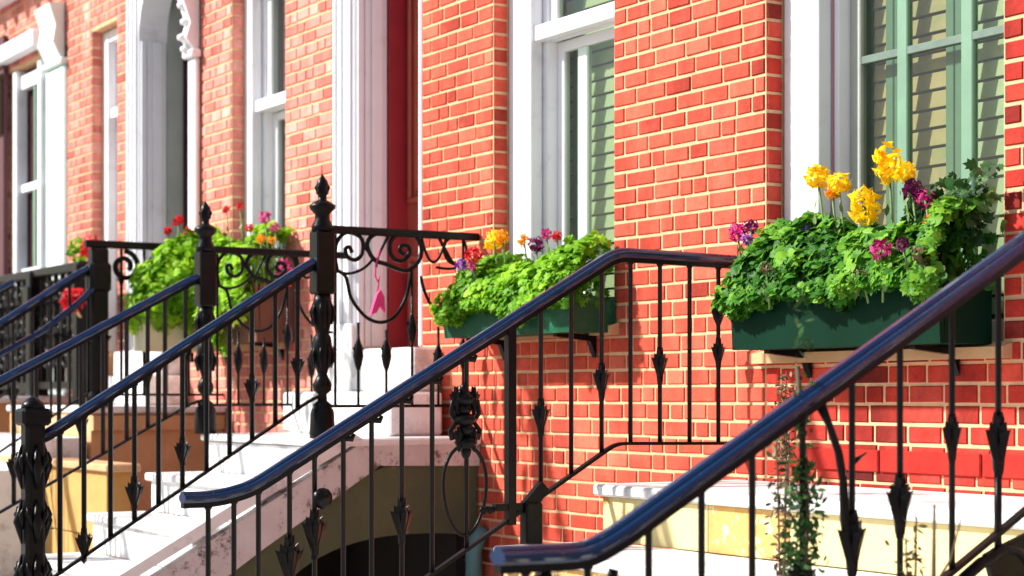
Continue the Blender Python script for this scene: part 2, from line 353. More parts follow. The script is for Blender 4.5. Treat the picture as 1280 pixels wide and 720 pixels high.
def arch(mb,x0,x1,zs,z1,y0,y1,mi=0):
    n=16; cx=(x0+x1)/2; r=(x1-x0)/2; pts=[(cx-r*math.cos(math.pi*i/n),zs+min(r*math.sin(math.pi*i/n),z1-zs-.01)) for i in range(n+1)]
    for p,q in zip(pts,pts[1:]): mb.prismY([(p[0],p[1]),(q[0],q[1]),(q[0],z1),(p[0],z1)],y0,y1,.5,mi)
def doorway(h,x0,x1,z0,z1,jamb,dm,cw=.25,right=.03):
    y=D; fr=MB(); zs=z1-.62
    fr.box(x0+.004,x0+cw,y-.012,y+.19,z0,z1-.004,bev=.008); fr.box(x1-right,x1-.004,y-.012,y+.19,z0,z1-.004,bev=.008)
    arch(fr,x0+cw,x1-right,zs,z1-.005,y-.010,y+.19)
    # moulded beads on the casing and on the panelled reveal
    for a in (.03,.10,cw-.04): fr.box(x0+a,x0+a+.022,y-.028,y-.0125,z0+.14,z1-.25,bev=.005)
    fr.box(x0+.003,x0+cw+.012,y-.035,y-.013,z0,z0+.14,bev=.006)
    w=obj('door_frame',fr,'white',h)
    rv=MB()
    for a,b,o in ((.0,.035,.014),(.045,.075,.007),(.085,.15,.012)): rv.box(x0+cw+.001,x0+cw+o+.004,y+.005+a,y+.005+b,z0+.02,zs,bev=.003)
    obj('moulding',rv,'white',w)
    jb=MB(); jb.box(x0+cw-.05,x0+cw+.02,y+.192,y+.30,z0,z1-.01); jb.box(x1-right-.0,x1-.004,y+.192,y+.30,z0,z1-.01); jb.box(x0+cw,x1-right,y+.192,y+.30,z1-.1,z1-.01)
    obj('jamb',jb,jamb,w)
    dr=MB(); yd=y+.30; a=x0+cw-.04; b=x1-right+.02
    dr.box(a,b,yd,yd+.05,z0+.01,z1-.02)
    d=obj('door',dr,dm,h)
    pn=MB(); w2=(b-a)
    for u0,u1,v0,v1 in ((.12,.46,.12,.5),(.54,.88,.12,.5),(.12,.46,.78,2.2),(.54,.88,.78,2.2)):
        A0,A1=a+w2*u0,a+w2*u1; B0,B1=z0+v0,min(z0+v1,z1-.15)
        for q in ((A0,A1,B0,B0+.03),(A0,A1,B1-.03,B1),(A0,A0+.03,B0+.03,B1-.03),(A1-.03,A1,B0+.03,B1-.03)): pn.box(q[0],q[1],yd-.022,yd-.001,q[2],q[3],bev=.005)
        pn.box(A0+.06,A1-.06,yd-.012,yd-.001,B0+.06,B1-.06,bev=.006)
    obj('door_panel',pn,dm,d)
    k=MB(); k.lathe([(.004,0),(.02,.006),(.024,.02),(.014,.034),(.002,.038)],0,0,12)
    k.v=[(a+w2*.93+v[0],yd-.03-v[2]+.028,z0+.62+v[1]) for v in k.v]; obj('door_knob',k,'tan',d)
    return w
# -------- houses
hE=house(-5.296,-1.0,'brickE','deep red brick house nearest the camera, its mint shuttered window above the yellow flowers',[(-5.296,-4.130,.175,1.95),(-2.9,-1.9,-.10,2.3)],11)
window(hE,-5.296,-4.130+.0,.175,1.95,None,[(-4.816,-4.763),(-4.508,-4.453)],'W2')
doorway(hE,-2.9,-1.9,-.10,2.3,'reddoor','browndoor')
bnd=MB()
for i in range(7): bnd.box(-5.15+.47*i,-5.15+.47*i+.462,D-.016,D-.0005,-.262,-.186,bev=.004)
obj('stone_band',bnd,'redband',hE)
hA=house(-8.882,-5.298,'brickA','orange-red brick house with red door and lime green planted box',[(-8.875,-7.905,.24,3.05),(-7.239,-6.275,.31,2.35)],12)
window(hA,-7.239,-6.275,.31,2.35,1.61,[(-6.836,-6.765)],'W1')
doorway(hA,-8.875,-7.905,.24,3.05,'reddoor','browndoor')
hC=house(-12.21,-8.884,'brickC','glare-tinted brick house with tall white arched doorway left of the nearer iron posts',[(-12.0,-10.80,.30,3.0),(-10.243,-9.489,.32,2.5)],13)
window(hC,-10.243,-9.489,.32,2.5,1.69,[(-9.70,-9.68)],'W3')
w=doorway(hC,-12.0,-10.80,.30,3.0,'greyframe','darkdoor',.22,.03)
# bracketed pilaster to the right of the arched doorway
c=MB(); c.box(-10.82,-10.70,D-.05,D-.013,.3,2.1,bev=.01); c.box(-10.84,-10.68,D-.08,D-.013,2.102,2.15,bev=.008)
c.prismX([(D-.013,2.15),(D-.06,2.16),(D-.10,2.22),(D-.07,2.32),(D-.12,2.46),(D-.12,2.6),(D-.013,2.62)],-10.81,-10.72)
for i,z in enumerate((2.13,2.20,2.30,2.40)):
    c.lathe([(.004,z),(.030,z+.012),(.034,z+.035),(.004,z+.055)],-10.78,D-.08-.02*(i%2),10)
obj('pilaster',c,'white',w)
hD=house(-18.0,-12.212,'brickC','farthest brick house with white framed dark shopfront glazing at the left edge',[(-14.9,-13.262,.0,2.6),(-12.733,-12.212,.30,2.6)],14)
window(hD,-12.733,-12.212,.30,2.6,1.97,[],'W3')
# dark glazed bay with white bars
b=MB(); b.box(-14.9,-13.3,D+.10,D+.2,0,2.6); bay=obj('shopfront',b,'darkdoor',hD)
f=MB()
for x0,x1 in ((-14.62,-14.53),(-13.99,-13.91)): f.box(x0,x1,D+.0,D+.099,0,2.598,bev=.01)
for z0,z1,xa,xb in ((1.62,1.68,-14.53,-13.99),(2.44,2.55,-14.53,-13.99),(2.44,2.55,-13.91,-13.69),(.98,1.01,-14.53,-13.99),(.98,1.01,-13.91,-13.69),(1.64,1.67,-13.91,-13.69)): f.box(xa,xb,D+.04,D+.099,z0,z1)
obj('frame',f,'white',bay)
g=MB(); g.box(-14.25,-14.19,D+.04,D+.099,0,.979); g.box(-14.19,-14.06,D+.06,D+.099,0,.979); g.box(-14.22,-14.16,D+.04,D+.099,1.011,1.619); g.box(-14.20,-14.16,D+.04,D+.099,1.681,2.439); obj('green_trim',g,'mint',bay)
p=MB(); p.box(-13.69,-13.265,D-.03,D+.2,0,2.45,bev=.015); p.box(-13.72,-13.25,D-.06,D+.2,2.453,2.50,bev=.01); p.prismX([(D-.013,2.5),(D-.04,2.5),(D-.10,2.62),(D-.08,2.75),(D-.13,2.9),(D-.013,2.92)],-13.66,-13.3)
obj('pilaster',p,'mintwhite',hD)
p=MB(); p.box(-15.5,-14.70,D-.05,D-.013,-.2,2.9); obj('shop_pilaster',p,'reddark',hD)
p=MB(); p.box(-15.5,-13.80,D-.10,D-.013,2.66,2.80,bev=.01); obj('lintel',p,'white',hD)
p=MB(); p.prismX([(D-.052,2.1),(D-.09,2.12),(D-.16,2.35),(D-.12,2.55),(D-.052,2.6)],-14.95,-14.72); obj('bracket',p,'twig',hD)

# ------------------------------------------------------------------ ground
g=MB(); g.box(-60,40,-1.2,D+.001,-G-.14,-G); obj('sidewalk',g,'pave',props=(None,None,None,'structure'))
g=MB(); g.box(-60,40,-1.36,-1.203,-G-.14,-G+.002); obj('curb',g,'curb',props=(None,None,None,'structure'))
g=MB(); g.add([(-400,-400,-G-.12),(400,-400,-G-.12),(400,400,-G-.12),(-400,400,-G-.12)],[(0,1,2,3)]); obj('road',g,'asphalt',props=(None,None,None,'structure'))

# ------------------------------------------------------------------ stoops
def slab(mb,x0,x1,y0,y1,zt,th=.042): mb.box(x0,x1,y0,y1,zt-th,zt,bev=.008)
# near stoop (house E)
st=thing('stone_stoop',(-4.36,3.3,-G),'wide stoop nearest the camera, with white treads and mottled yellow sandstone risers','stoop','front stoops')
body=MB(); tr=MB(); och=MB(); X0,X1=-5.43,-3.0
ys=[3.782,3.361,2.93,2.5]; zs=[-.316,-.520,-.724,-.928]
ysl=[3.752,3.331,2.90,2.47]
prev=D-.012
for i in range(4):
    back=prev
    slab(tr,X0-.02,X1+.02,ysl[i],(D-.008 if i==0 else ysl[i-1]+.028),zs[i])
    nx=zs[i+1] if i<3 else -G
    # riser of individual stones
    x=X0
    for j,wd in enumerate((.61,.41,.55,.62,.8)):
        if x>=X1: break
        xe=min(x+wd,X1); (och if (i,j) in ((0,1),(1,0)) else body).box(x+.002,xe-.002,ys[i],ys[i]+.3,nx,zs[i]-.043,bev=.004); x=xe
for i in range(4):
    body.box(X0+.01,X1-.01,ys[i]+.301,D-.008,-G,zs[i]-.0435) if i==0 else None
obj('riser',body,'sand',st); obj('weathered_riser',och,'sandochre',st); obj('tread',tr,'marble',st)
# stoop A (red door)
XA,XB=-7.36,-8.69
st=thing('marble_stoop',(-8.0,3.4,-G),'white marble stoop of the red door, dark cellar arch in its side','stoop','front stoops')
sl=MB(); sl.box(XB-.03,XA+.03,3.60,D-.008,-.225,-.19,bev=.008)
zi=-.19
n=5
for i in range(1,n+1):
    y1=3.60-.30*(i-1)+.02; z=-.19-.19*i
    if z<-G+.02: break
    sl.box(XB-.02,XA-.08,3.60-.30*i,y1,z-.04,z,bev=.008)
obj('tread',sl,'marble',st)
rs=MB()
for i in range(0,5):
    z=-.19-.19*i; rs.box(XB,XA-.07,3.63-.30*i,3.63-.3*i+.28,max(-G,z-.19),z-.041)
obj('riser',rs,'marble',st)
ds=MB(); ds.box(-8.80,-7.62,D-.34,D-.05,-.188,.02,bev=.012); ds.box(-8.76,-7.70,D-.17,D-.02,.022,.235,bev=.012); obj('door_step',ds,'marble',st)
sg=MB(); sg.prismX([(D-.01,-.226),(3.78,-.226),(2.2,-1.115),(1.95,-1.12),(1.95,-1.129),(2.62,-1.129),(3.335,-.660),(3.90,-.315),(D-.01,-.325)],XA-.06,XA+.012)
o=obj('stringer',sg,'stainmarble',st)
cp=MB(); cp.prismX([(3.80,-.19),(3.76,-.226+.01),(2.1,-1.10),(2.1,-1.06),(3.74,-.155)],XA-.075,XA+.025); obj('coping',cp,'marble',st)
ol=MB()   # side wall with an arched opening
N=26
def wtop(y): return -.32 if y>3.9 else -.32-(3.9-y)*.604
def abot(y):
    if y<3.30: return -G
    u=(y-4.1)/.80; 
    return -G+(.50*math.sqrt(max(0,1-min(1,abs(u))**2.4))) 
yy=[2.62+i*(D-.012-2.62)/N for i in range(N+1)]
for a,b in zip(yy,yy[1:]):
    ta,tb=wtop(a)-.001,wtop(b)-.001; ba,bb=abot(a),abot(b)
    if ta>ba+.01 or tb>bb+.01: ol.prismX([(a,min(ba,ta)),(b,min(bb,tb)),(b,tb),(a,ta)],XA-.12,XA-.008)
obj('side_wall',ol,'olive',st)
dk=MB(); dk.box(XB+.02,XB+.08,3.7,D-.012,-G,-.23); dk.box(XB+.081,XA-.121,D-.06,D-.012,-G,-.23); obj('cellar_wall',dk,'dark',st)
ft=MB()
for y,z in ((2.64,-.84),): pass
# rosette bolted on the stringer
# stoop C
st=thing('sandstone_stoop',(-11.1,3.5,-G),'tan sandstone stoop with white landing below the white arched doorway','stoop','front stoops')
a=MB(); a.box(-11.95,-10.31,3.58,D-.008,-.10,-.06,bev=.008)
for i in range(1,6):
    z=-.06-.18*i; a.box(-11.95,-10.36,3.58-.29*i,3.575-.29*(i-1),-G,z,bev=.006)
a.box(-11.9,-10.9,D-.3,D-.02,-.058,.13,bev=.01); a.box(-11.85,-11.0,D-.16,D-.021,.132,.295,bev=.01)
obj('tread',a,'marble',st)
a=MB(); a.prismX([(D-.01,-.101),(3.60,-.101),(3.60,-1.129),(D-.01,-1.129)],-11.93,-10.36); obj('side_wall',a,'tan',st)
a=MB(); a.prismX([(D-.012,-.115),(3.60,-.115),(3.60,-.20),(D-.012,-.20)],-10.358,-10.32); obj('stringer',a,'tan',st)
# low yellow areaway wall
aw=thing('sandstone_wall',(-10.7,3.3,-G),'low ochre sandstone wall with pale coping beyond the leftmost newel post','wall')
a=MB()
x=-13.0
while x<-9.3:
    xe=min(x+.62,-9.25); a.box(x+.003,xe-.003,3.31,3.44,-G,-.75,bev=.004); a.box(x+.003,xe-.003,3.31,3.44,-.744,-.40,bev=.004); x=xe
obj('wall',a,'ochre',aw); a=MB(); a.box(-13.0,-9.2,3.28,3.47,-.398,-.355,bev=.008); obj('coping',a,'tan',aw)
# stoop D
st=thing('dark_stoop',(-13.6,3.6,-G),'shadowed far stoop with dark front at the left edge','stoop','front stoops')
a=MB(); a.box(-15.0,-13.0,3.7,D-.008,-.05,0,bev=.01); obj('landing',a,'marble',st)
a=MB(); a.box(-14.95,-13.05,3.74,D-.01,-G,-.052); obj('base',a,'tan',st)

# ------------------------------------------------------------------ ironwork
def ornament(mb,x,y,z,s=1.,style='leaf'):
    if style=='heart':
        pl=[(0,-.07),(.022,-.035),(.036,.0),(.034,.028),(.018,.04),(0,.026)]
    else:
        pl=[(0,-.075),(.008,-.06),(.014,-.03),(.030,.012),(.040,.040),(.028,.032),(.026,.056),(.016,.044),(.013,.078),(0,.060)]
    poly=[(a*s,b*s) for a,b in pl]+[(-a*s,b*s) for a,b in pl[::-1] if a>0]
    cx=len(mb.v)
    n=len(poly)
    # pillowed leaf, front and back bulge, in both directions
    for ax in (0,1):
        ring=[(x,y+a,z+b) if ax==0 else (x+a*.8,y,z+b) for a,b in poly]
        t=.011*s
        mid1=[]; 
        for sg in (1,-1):
            inner=[(x+sg*t,y+a*.55,z+b*.8) if ax==0 else (x+a*.44,y+sg*t,z+b*.8) for a,b in poly]
            vs=ring+inner; mb.add(vs,[(i,(i+1)%n,n+(i+1)%n,n+i) for i in range(n)]+[list(range(n,2*n))],.5,0,False)
HR=[(-.019,-.012),(-.024,-.006),(-.032,.000),(-.032,.008),(-.027,.013),(-.020,.015),(-.017,.020),(-.009,.025),(.009,.025),(.017,.020),(.020,.015),(.027,.013),(.032,.008),(.032,.000),(.024,-.006),(.019,-.012)]
HR=[(a*.85,b*.95) for a,b in HR]
def pathz(path,y):
    for (a,za),(b,zb) in zip(path,path[1:]):
        if min(a,b)-1e-6<=y<=max(a,b)+1e-6: return za+(zb-za)*(y-a)/(b-a)
    return path[-1][1]
def smoothpath(path,r=.05,n=4):
    out=[path[0]]
    for i in range(1,len(path)-1):
        p,q,s_=path[i-1],path[i],path[i+1]
        def tow(q,p): l=math.hypot(p[0]-q[0],p[1]-q[1]); k=min(r,l*.45)/l; return (q[0]+(p[0]-q[0])*k,q[1]+(p[1]-q[1])*k)
        a,b=tow(q,p),tow(q,s_)
        for j in range(n+1):
            t=j/n; out.append(((1-t)**2*a[0]+2*t*(1-t)*q[0]+t*t*b[0],(1-t)**2*a[1]+2*t*(1-t)*q[1]+t*t*b[1]))
    out.append(path[-1]); return out
def railing(X,path,ybars,leafs,label,h=.687,loc=None,name='iron_stair_railing',cap=1.,skiptop=0,group='iron stair railings',hm='handrail',upper=None,ybot=None,bw=.0085):
    t=thing(name,(X,3.2,-G),label,'railing',group)
    sp=smoothpath(path)
    hr=MB(); hr.sweep([(a*cap,b*cap) for a,b in HR],[(X,a,b) for a,b in sp]); obj('handrail',hr,hm,t)
    fb=MB(); fb.sweep([(-.013,-.028*cap),(-.013,-.012*cap),(.013,-.012*cap),(.013,-.028*cap)],[(X,a,b) for a,b in sp]); obj('flat_bar',fb,'iron',t)
    bp=[(a,b-h) for a,b in path]
    if ybot is not None: bp=[p for p in bp if p[0]>ybot]+[(ybot,pathz([(a,b-h) for a,b in path],ybot))]
    bb=MB(); bb.sweep([(-.011,-.006),(-.011,.006),(.011,.006),(.011,-.006)],[(X,a,b) for a,b in smoothpath(bp,.04)]); obj('bottom_rail',bb,'iron',t)
    for i,y in enumerate(ybars):
        zt=pathz(path,y)-.026*cap; zb=pathz(bp,y)+.004; br=bw
        m=MB(); m.lathe([(br,zb),(br,zt-.01),(br*1.5,zt-.004),(br*1.5,zt)],X,y,8)
        o=obj('baluster',m,'iron',t)
        if leafs.get(i):
            ls=leafs[i]
            for (z,s,sty) in (ls if isinstance(ls,list) else [ls]):
                lf=MB(); ornament(lf,X,y,z,s,sty); obj('leaf_ornament' if sty=='leaf' else 'heart_ornament',lf,'iron',o)
    return t
# rail 2 : far side of the near stoop
X2=-5.451; p2=[(4.42,.508),(3.857,.515),(2.42,-.298),(2.30,-.325),(2.19,-.325)]
y2=[2.277,2.345+.02,2.45,2.56,2.65,2.755,2.86,2.975,3.092,3.228,3.533,3.662,3.794,3.922,4.055,4.192,4.328]
L2={3:(-.55,1.3,'leaf'),7:(-.431,1.15,'leaf'),4:(-.46,1.2,'leaf'),10:(-.085,1.,'leaf'),12:(.043,1.,'leaf'),14:(.103,1.,'leaf'),16:[(.322,1.,'heart'),(.15,.9,'leaf')]}
r2=railing(X2,p2,y2,L2,'black railing with blue-sheened handrail levelling out at the brick pier between the two nearest windows')
# heavier post, its foot and the ring ornament
m=MB(); m.box(X2-.015,X2+.015,3.39,3.422,-.45,.24); obj('post',m,'iron',r2)
m=MB(); m.box(X2-.02,X2+.03,3.455,3.525,-.60,-.375,bev=.006); m.box(X2-.015,X2+.012,3.34,3.455,-.40,-.375); m.prismX([(3.455,-.375),(3.525,-.375),(3.56,-.33),(3.53,-.30)],X2-.012,X2+.012); m.box(X2-.018,X2+.018,3.47,3.51,-.93,-.60); obj('foot',m,'iron',r2)
m=MB(); cy=3.222
ring=[]
for i in range(33):
    a=math.pi*(.5+2*i/32); ring.append((X2,cy+.085*math.cos(a)*(1+.15*math.sin(a)),-.325+.155*math.sin(a)))
m.tube(ring,.0065,6)
for i in range(12):
    a=math.radians(205+i*9); q=(cy+.085*math.cos(a),-.30+.15*math.sin(a))
for k in range(5): m.tube([(X2+.006,cy+.06+.012*k,-.40-.006*(k%2)),(X2+.014,cy+.064+.012*k,-.385)],.010,6)
obj('ring_ornament',m,'iron',r2)
m=MB()
for z,r in ((.02,.018),(-.01,.04),(-.045,.028),(-.08,.045),(-.115,.03),(-.16,.042),(-.19,.02)):
    m.lathe([(.008,z-.026),(r*.7,z-.018),(r,z),(r*.7,z+.016),(.008,z+.024)],X2,cy+.004*(1 if z<-.1 else -1),8)
for s_ in (-1,1):
    m.tube([(X2,cy+s_*.02,.0),(X2,cy+s_*.05,-.02),(X2,cy+s_*.055,-.06),(X2,cy+s_*.035,-.09),(X2,cy+s_*.06,-.12),(X2,cy+s_*.05,-.15)],.009,6)
    ornament(m,X2,cy+s_*.035,-.02,.7); ornament(m,X2+.01,cy+s_*.03,-.15,.6)
obj('leaf_ornament',m,'iron',r2)
m=MB(); m.lathe([(.004,0),(.03,.003),(.036,.012),(.02,.022),(.004,.026)],0,0,12); m.v=[(X2+.012+v[2],2.668+v[0],-.335+v[1]) for v in m.v]; m.tube([(X2,2.65,-.33),(X2+.01,2.67,-.335)],.008,6); obj('rosette',m,'iron',r2)
for i,y in enumerate((2.86,2.975,2.755,3.092,3.228)):
    m=MB(); z=pathz(p2,y)-.03; m.tube([(X2,y+.004,z),(X2,y+.030,z-.004),(X2,y+.040,z+.012)],[.012,.011,.006],6); obj('clip',m,'iron',r2)
# rail 1 : camera side of the near stoop
X1r=-3.3; p1=[(4.42,.512),(3.85,.52),(2.33,-.313),(2.25,-.345),(2.03,-.343)]
y1=[2.10,2.26,2.444-.02,2.572,2.719,2.871,3.026,3.182,3.358,3.521,3.68,3.84,3.99,4.15,4.3]
L1={6:(-.364,1.2,'leaf'),7:(-.277,1.15,'leaf'),8:(-.113,.9,'leaf'),9:(-.132,1.2,'leaf'),5:(-.45,1.1,'leaf'),11:(.1,1.,'leaf'),13:(.1,1.,'leaf'),4:(-.62,1.1,'leaf'),2:(-.7,1.1,'leaf')}
r1=railing(X1r,p1,y1,L1,'nearest black railing with broad blue-sheened handrail running diagonally across the lower right',cap=1.12)
m=MB(); m.tube([(X1r,*onX(1025,505,X1r)),(X1r,*onX(1036,530,X1r)),(X1r,*onX(1048,565,X1r)),(X1r,*onX(1054,600,X1r)),(X1r,*onX(1056,650,X1r)),(X1r,*onX(1060,690,X1r))],[.014,.009,.010,.010,.012,.010],8); m.tube([(X1r,*onX(1066,578,X1r)),(X1r,*onX(1083,566,X1r))],[.008,.002],6); obj('forked_bar',m,'iron',r1)
m=MB()
def spiral(cy,cz,r0,r1_,a0,a1,n=22): return [(cy+(r0+(r1_-r0)*i/n)*math.cos(math.radians(a0+(a1-a0)*i/n)),cz+(r0+(r1_-r0)*i/n)*math.sin(math.radians(a0+(a1-a0)*i/n))) for i in range(n+1)]
m.tube([(X1r,a,b) for a,b in [(3.36,-.52),(3.40,-.455),(3.46,-.42)]+spiral(3.56,-.47,.09,.03,140,-200)],.016,8)
m.tube([(X1r,3.52,-.18),(X1r,3.52,-.41)],.010,6)
m.prismX([(3.47,-.40),(3.56,-.37),(3.66,-.34),(3.7,-.42),(3.6,-.5),(3.5,-.48)],X1r-.008,X1r+.008)
obj('scroll_bracket',m,'iron',r1)
m=MB(); m.tube([(X1r,2.14,-.38),(X1r,2.17,-.44),(X1r,2.22,-.5),(X1r,2.2,-.60)],[.022,.016,.012,.01],8); m.tube([(X1r,2.33,-.38)]+[(X1r,a,b) for a,b in spiral(2.30,-.44,.05,.02,60,-220)],.012,6); obj('scroll',m,'iron',r1)

# landing scroll panel of the red-door stoop, traced on the plane of the railing
def post(X,y,zb,zt,label_unused=None):
    m=MB(); H=zt-zb; Z=lambda py: onX(403,py,XA)[1]
    z0=-.19
    pr=[(.046,z0),(.058,z0+.002),(.058,z0+.02),(.054,z0+.10),(.050,z0+.115),(.040,z0+.125),(.044,z0+.135),(.022,z0+.15),(.020,z0+.175),(.040,z0+.19),(.043,z0+.215),(.030,z0+.24),(.022,z0+.255),(.028,z0+.275),(.044,z0+.31),(.046,z0+.36),(.040,z0+.40),(.030,z0+.415),(.036,z0+.44),(.045,z0+.48),(.042,z0+.54),(.036,z0+.57)]
    m.lathe(pr,X,y,12); m.box(X-.045,X+.045,y-.045,y+.045,z0+.57,z0+1.00-.18,bev=.008)
    q=z0+.82
    m.lathe([(.050,q),(.048,q+.02),(.034,q+.045),(.034,q+.065),(.058,q+.088),(.060,q+.100),(.040,q+.112),(.020,q+.122),(.020,q+.14),(.030,q+.148),(.024,q+.16),(.030,q+.175),(.024,q+.195),(.008,q+.215),(.001,q+.225)],X,y,12)
    for i in range(8):
        a=i*math.pi/4+.2
        for zz,rr in ((z0+.33,.042),(z0+.50,.042)): m.tube([(X+rr*math.cos(a),y+rr*math.sin(a),zz-.05),(X+(rr+.008)*math.cos(a),y+(rr+.008)*math.sin(a),zz),(X+rr*.8*math.cos(a),y+rr*.8*math.sin(a),zz+.05)],[.003,.009,.004],6)
    for i in range(6):
        a=i*math.pi/3; m.tube([(X+.02*math.cos(a),y+.02*math.sin(a),q+.145),(X+.028*math.cos(a),y+.028*math.sin(a),q+.17),(X+.008*math.cos(a),y+.008*math.sin(a),q+.20)],[.004,.008,.003],6)
    m.v=[(v[0],v[1],zb+(v[2]-z0)*H/1.045) for v in m.v]
    return m
SC=[
 ([(422,340),(419,320),(421,303),(430,292),(440,291),(451,297),(454,308),(451,320),(443,325),(434,320),(432,311),(437,309),(440,316)],.0085),
 ([(453,299),(458,312),(466,321),(461,330),(450,338),(436,342),(424,340)],.006),
 ([(486,294),(472,292),(463,297),(459,306),(463,318),(470,326),(482,330),(497,336),(508,338),(519,332),(526,320),(526,306),(519,295),(506,290),(495,294),(488,303),(488,316),(495,325),(505,325),(512,316),(510,308),(502,307),(500,314),(505,318)],.0095),
 ([(486,294),(480,305),(473,320),(470,334)],.006),
 ([(526,292),(531,312),(538,326),(546,326),(553,312),(558,297)],.006),
 ([(548,296),(557,313),(565,327),(570,331)],.0075),
 ([(569,331),(578,326),(583,313),(579,300),(568,296),(558,302),(555,314),(560,326),(569,331)],.006),
 ([(545,334),(560,336),(572,334),(580,326)],.006),
 ([(421,338),(431,344),(435,356),(438,370),(447,385),(460,398),(475,403),(489,399),(500,387),(508,370),(512,352),(515,338)],.0075),
 ([(526,345),(530,362),(538,380),(550,394),(562,403),(576,405)],.007),
]
def landing_panel(t,X,full=True):
    sh=X-XA; 
    tb=MB(); tb.box(X-.018,X+.018,3.63,D-.01,.722,.758,bev=.005); obj('top_rail',tb,'iron',t)
    bb=MB(); bb.box(X-.009,X+.009,3.63,D-.01,-.052,-.038); obj('bottom_rail',bb,'iron',t)
    k=1.0
    for pts,r in SC:
        P=[onX(a,b,XA) for a,b in pts]
        # smooth
        Q=[]
        for i in range(len(P)-1):
            p0,p1,p2,p3=P[max(i-1,0)],P[i],P[i+1],P[min(i+2,len(P)-1)]
            for j in range(4):
                u=j/4; Q.append(tuple(.5*((2*p1[c])+(-p0[c]+p2[c])*u+(2*p0[c]-5*p1[c]+4*p2[c]-p3[c])*u*u+(-p0[c]+3*p1[c]-3*p2[c]+p3[c])*u**3) for c in (0,1)))
        Q.append(P[-1])
        m=MB(); m.tube([(X,a,b) for a,b in Q],r*1.15,7,flat=.8); obj('scroll',m,'iron',t)
    for py,zt,zb,lz in ((3.68,.72,-.045,None),(3.795,.33,-.045,.19),(3.937,.30,-.045,.19),(4.07,.56,-.045,.31),(4.208,.32,-.045,.17),(4.34,.72,-.045,.2)):
        m=MB(); m.lathe([(.0065,zb),(.0065,zt)],X,py,8); o=obj('baluster',m,'iron',t)
        if lz: l=MB(); l.lathe([(.006,lz-.08),(.016,lz-.05),(.024,lz-.01),(.019,lz+.03),(.009,lz+.06),(.006,lz+.08)],X,py,8); ornament(l,X,py,lz,.75); obj('leaf_ornament',l,'iron',o)
def newel(X,y,zt,zb=-G):
    m=MB(); H=zt-zb
    m.box(X-.060,X+.060,y-.060,y+.060,zb,zb+.10,bev=.01); m.box(X-.041,X+.041,y-.041,y+.041,zb+.101,zt-.06,bev=.012)
    m.box(X-.060,X+.060,y-.060,y+.060,zt-.10,zt-.03,bev=.012); m.lathe([(.05,zt-.03),(.045,zt-.01),(.02,zt+.012),(.002,zt+.02)],X,y,12)
    for u in (.16,.36,.56,.76):
        zc=zb+u*H
        for a,b in ((1,0),(-1,0),(0,1),(0,-1)):
            m.tube([(X+a*.046+b*.0,y+b*.046,zc-.09),(X+a*.062,y+b*.062,zc),(X+a*.046,y+b*.046,zc+.09)],[.004,.020,.004],8)
            for s_ in (-1,1): m.tube([(X+a*.046+b*s_*.012,y+b*.046+a*s_*.012,zc-.03),(X+a*.058+b*s_*.034,y+b*.058+a*s_*.034,zc+.03),(X+a*.050+b*s_*.040,y+b*.050+a*s_*.040,zc+.06)],[.006,.012,.004],6)
    return m
# rail A
pA=[(3.60,.60),(3.546,.575),(2.36,-.165),(2.32,-.17)]
yA=[2.427,2.528,2.641,2.745,2.851,2.958,3.067,3.173,3.278,3.388,3.495]
LA={1:(-.62,1.,'leaf'),3:(-.42,1.1,'leaf'),5:(-.25,1.,'leaf'),8:(.02,1.,'leaf'),10:(.12,.9,'leaf')}
rA=railing(XA,pA,yA,LA,'black railing of the red-door stoop with flared finial post and pink ribbon',h=.60,cap=.95,bw=.011)
obj('newel_post',post(XA,3.616,-.19,.985),'iron',rA); landing_panel(rA,XA)
obj('foot_post',newel(XA,2.315,-.02),'iron',rA)
# rail B
yB=[2.42,2.53,2.64,2.75,2.86,2.97,3.08,3.241-.04,3.31,3.40,3.509]
pB=[(3.60,.60),(3.546,.585),(2.35,-.05),(2.20,-.075),(1.9,-.075)]
rB=railing(XB,pB,yB,{2:(-.35,1.,'leaf'),5:(-.15,1.,'leaf'),8:(.1,1.,'leaf'),10:(.2,.9,'leaf')},'black railing with pointed post finial crossing in front of the lime green foliage',h=.62,cap=.95,bw=.011)
obj('newel_post',post(XB,3.616,-.19,.985),'iron',rB); landing_panel(rB,XB)
obj('foot_post',newel(XB,2.30,-.10),'iron',rB)
# rail C
XC=-10.35
pC=[(3.61,.75),(3.50,.69),(2.6,.10),(2.3,.08)]
yC=[2.7+.11*i for i in range(9)]
rC=railing(XC,pC,yC,{1:(-.2,1.,'leaf'),4:(.0,1.,'leaf'),7:(.3,1.,'leaf')},'distant railing with flat-topped square post and a lower second rail near the left edge',h=.72,cap=1.)
m=MB(); m.box(XC-.045,XC+.045,3.59,3.69,-.06,.86,bev=.01); m.box(XC-.06,XC+.06,3.575,3.705,.60,.78,bev=.02); m.lathe([(.07,-.06),(.075,.0),(.04,.05),(.05,.12),(.05,.3),(.08,.35)],XC,3.64,10); obj('newel_post',m,'iron',rC)
m=MB(); m.box(XC-.025,XC+.025,3.56,D-.01,.862,.905,bev=.006); obj('top_rail',m,'iron',rC); m=MB(); m.box(XC-.01,XC+.01,3.7,D-.01,.0,.015); obj('bottom_rail',m,'iron',rC)
m=MB(); m.sweep(HR,[(XC+.03,a,b) for a,b in smoothpath([(3.60,.62),(3.54,.55),(3.3,.36),(2.6,-.02),(2.3,-.05)])]); obj('lower_rail',m,'handrail',rC)
m=MB()
for cy,cz,r in ((3.80,.76,.09),(4.00,.72,.10),(4.22,.76,.08)):
    m.tube([(XC,a,b) for a,b in spiral(cy,cz,r,.03,90,-400,30)],.016,6)
obj('scroll',m,'iron',rC)
for y in (3.78,3.92,4.06,4.2,4.34):
    m=MB(); m.lathe([(.009,.01),(.009,.65),(.02,.68),(.009,.72),(.009,.86)],XC,y,8); obj('baluster',m,'iron',rC)
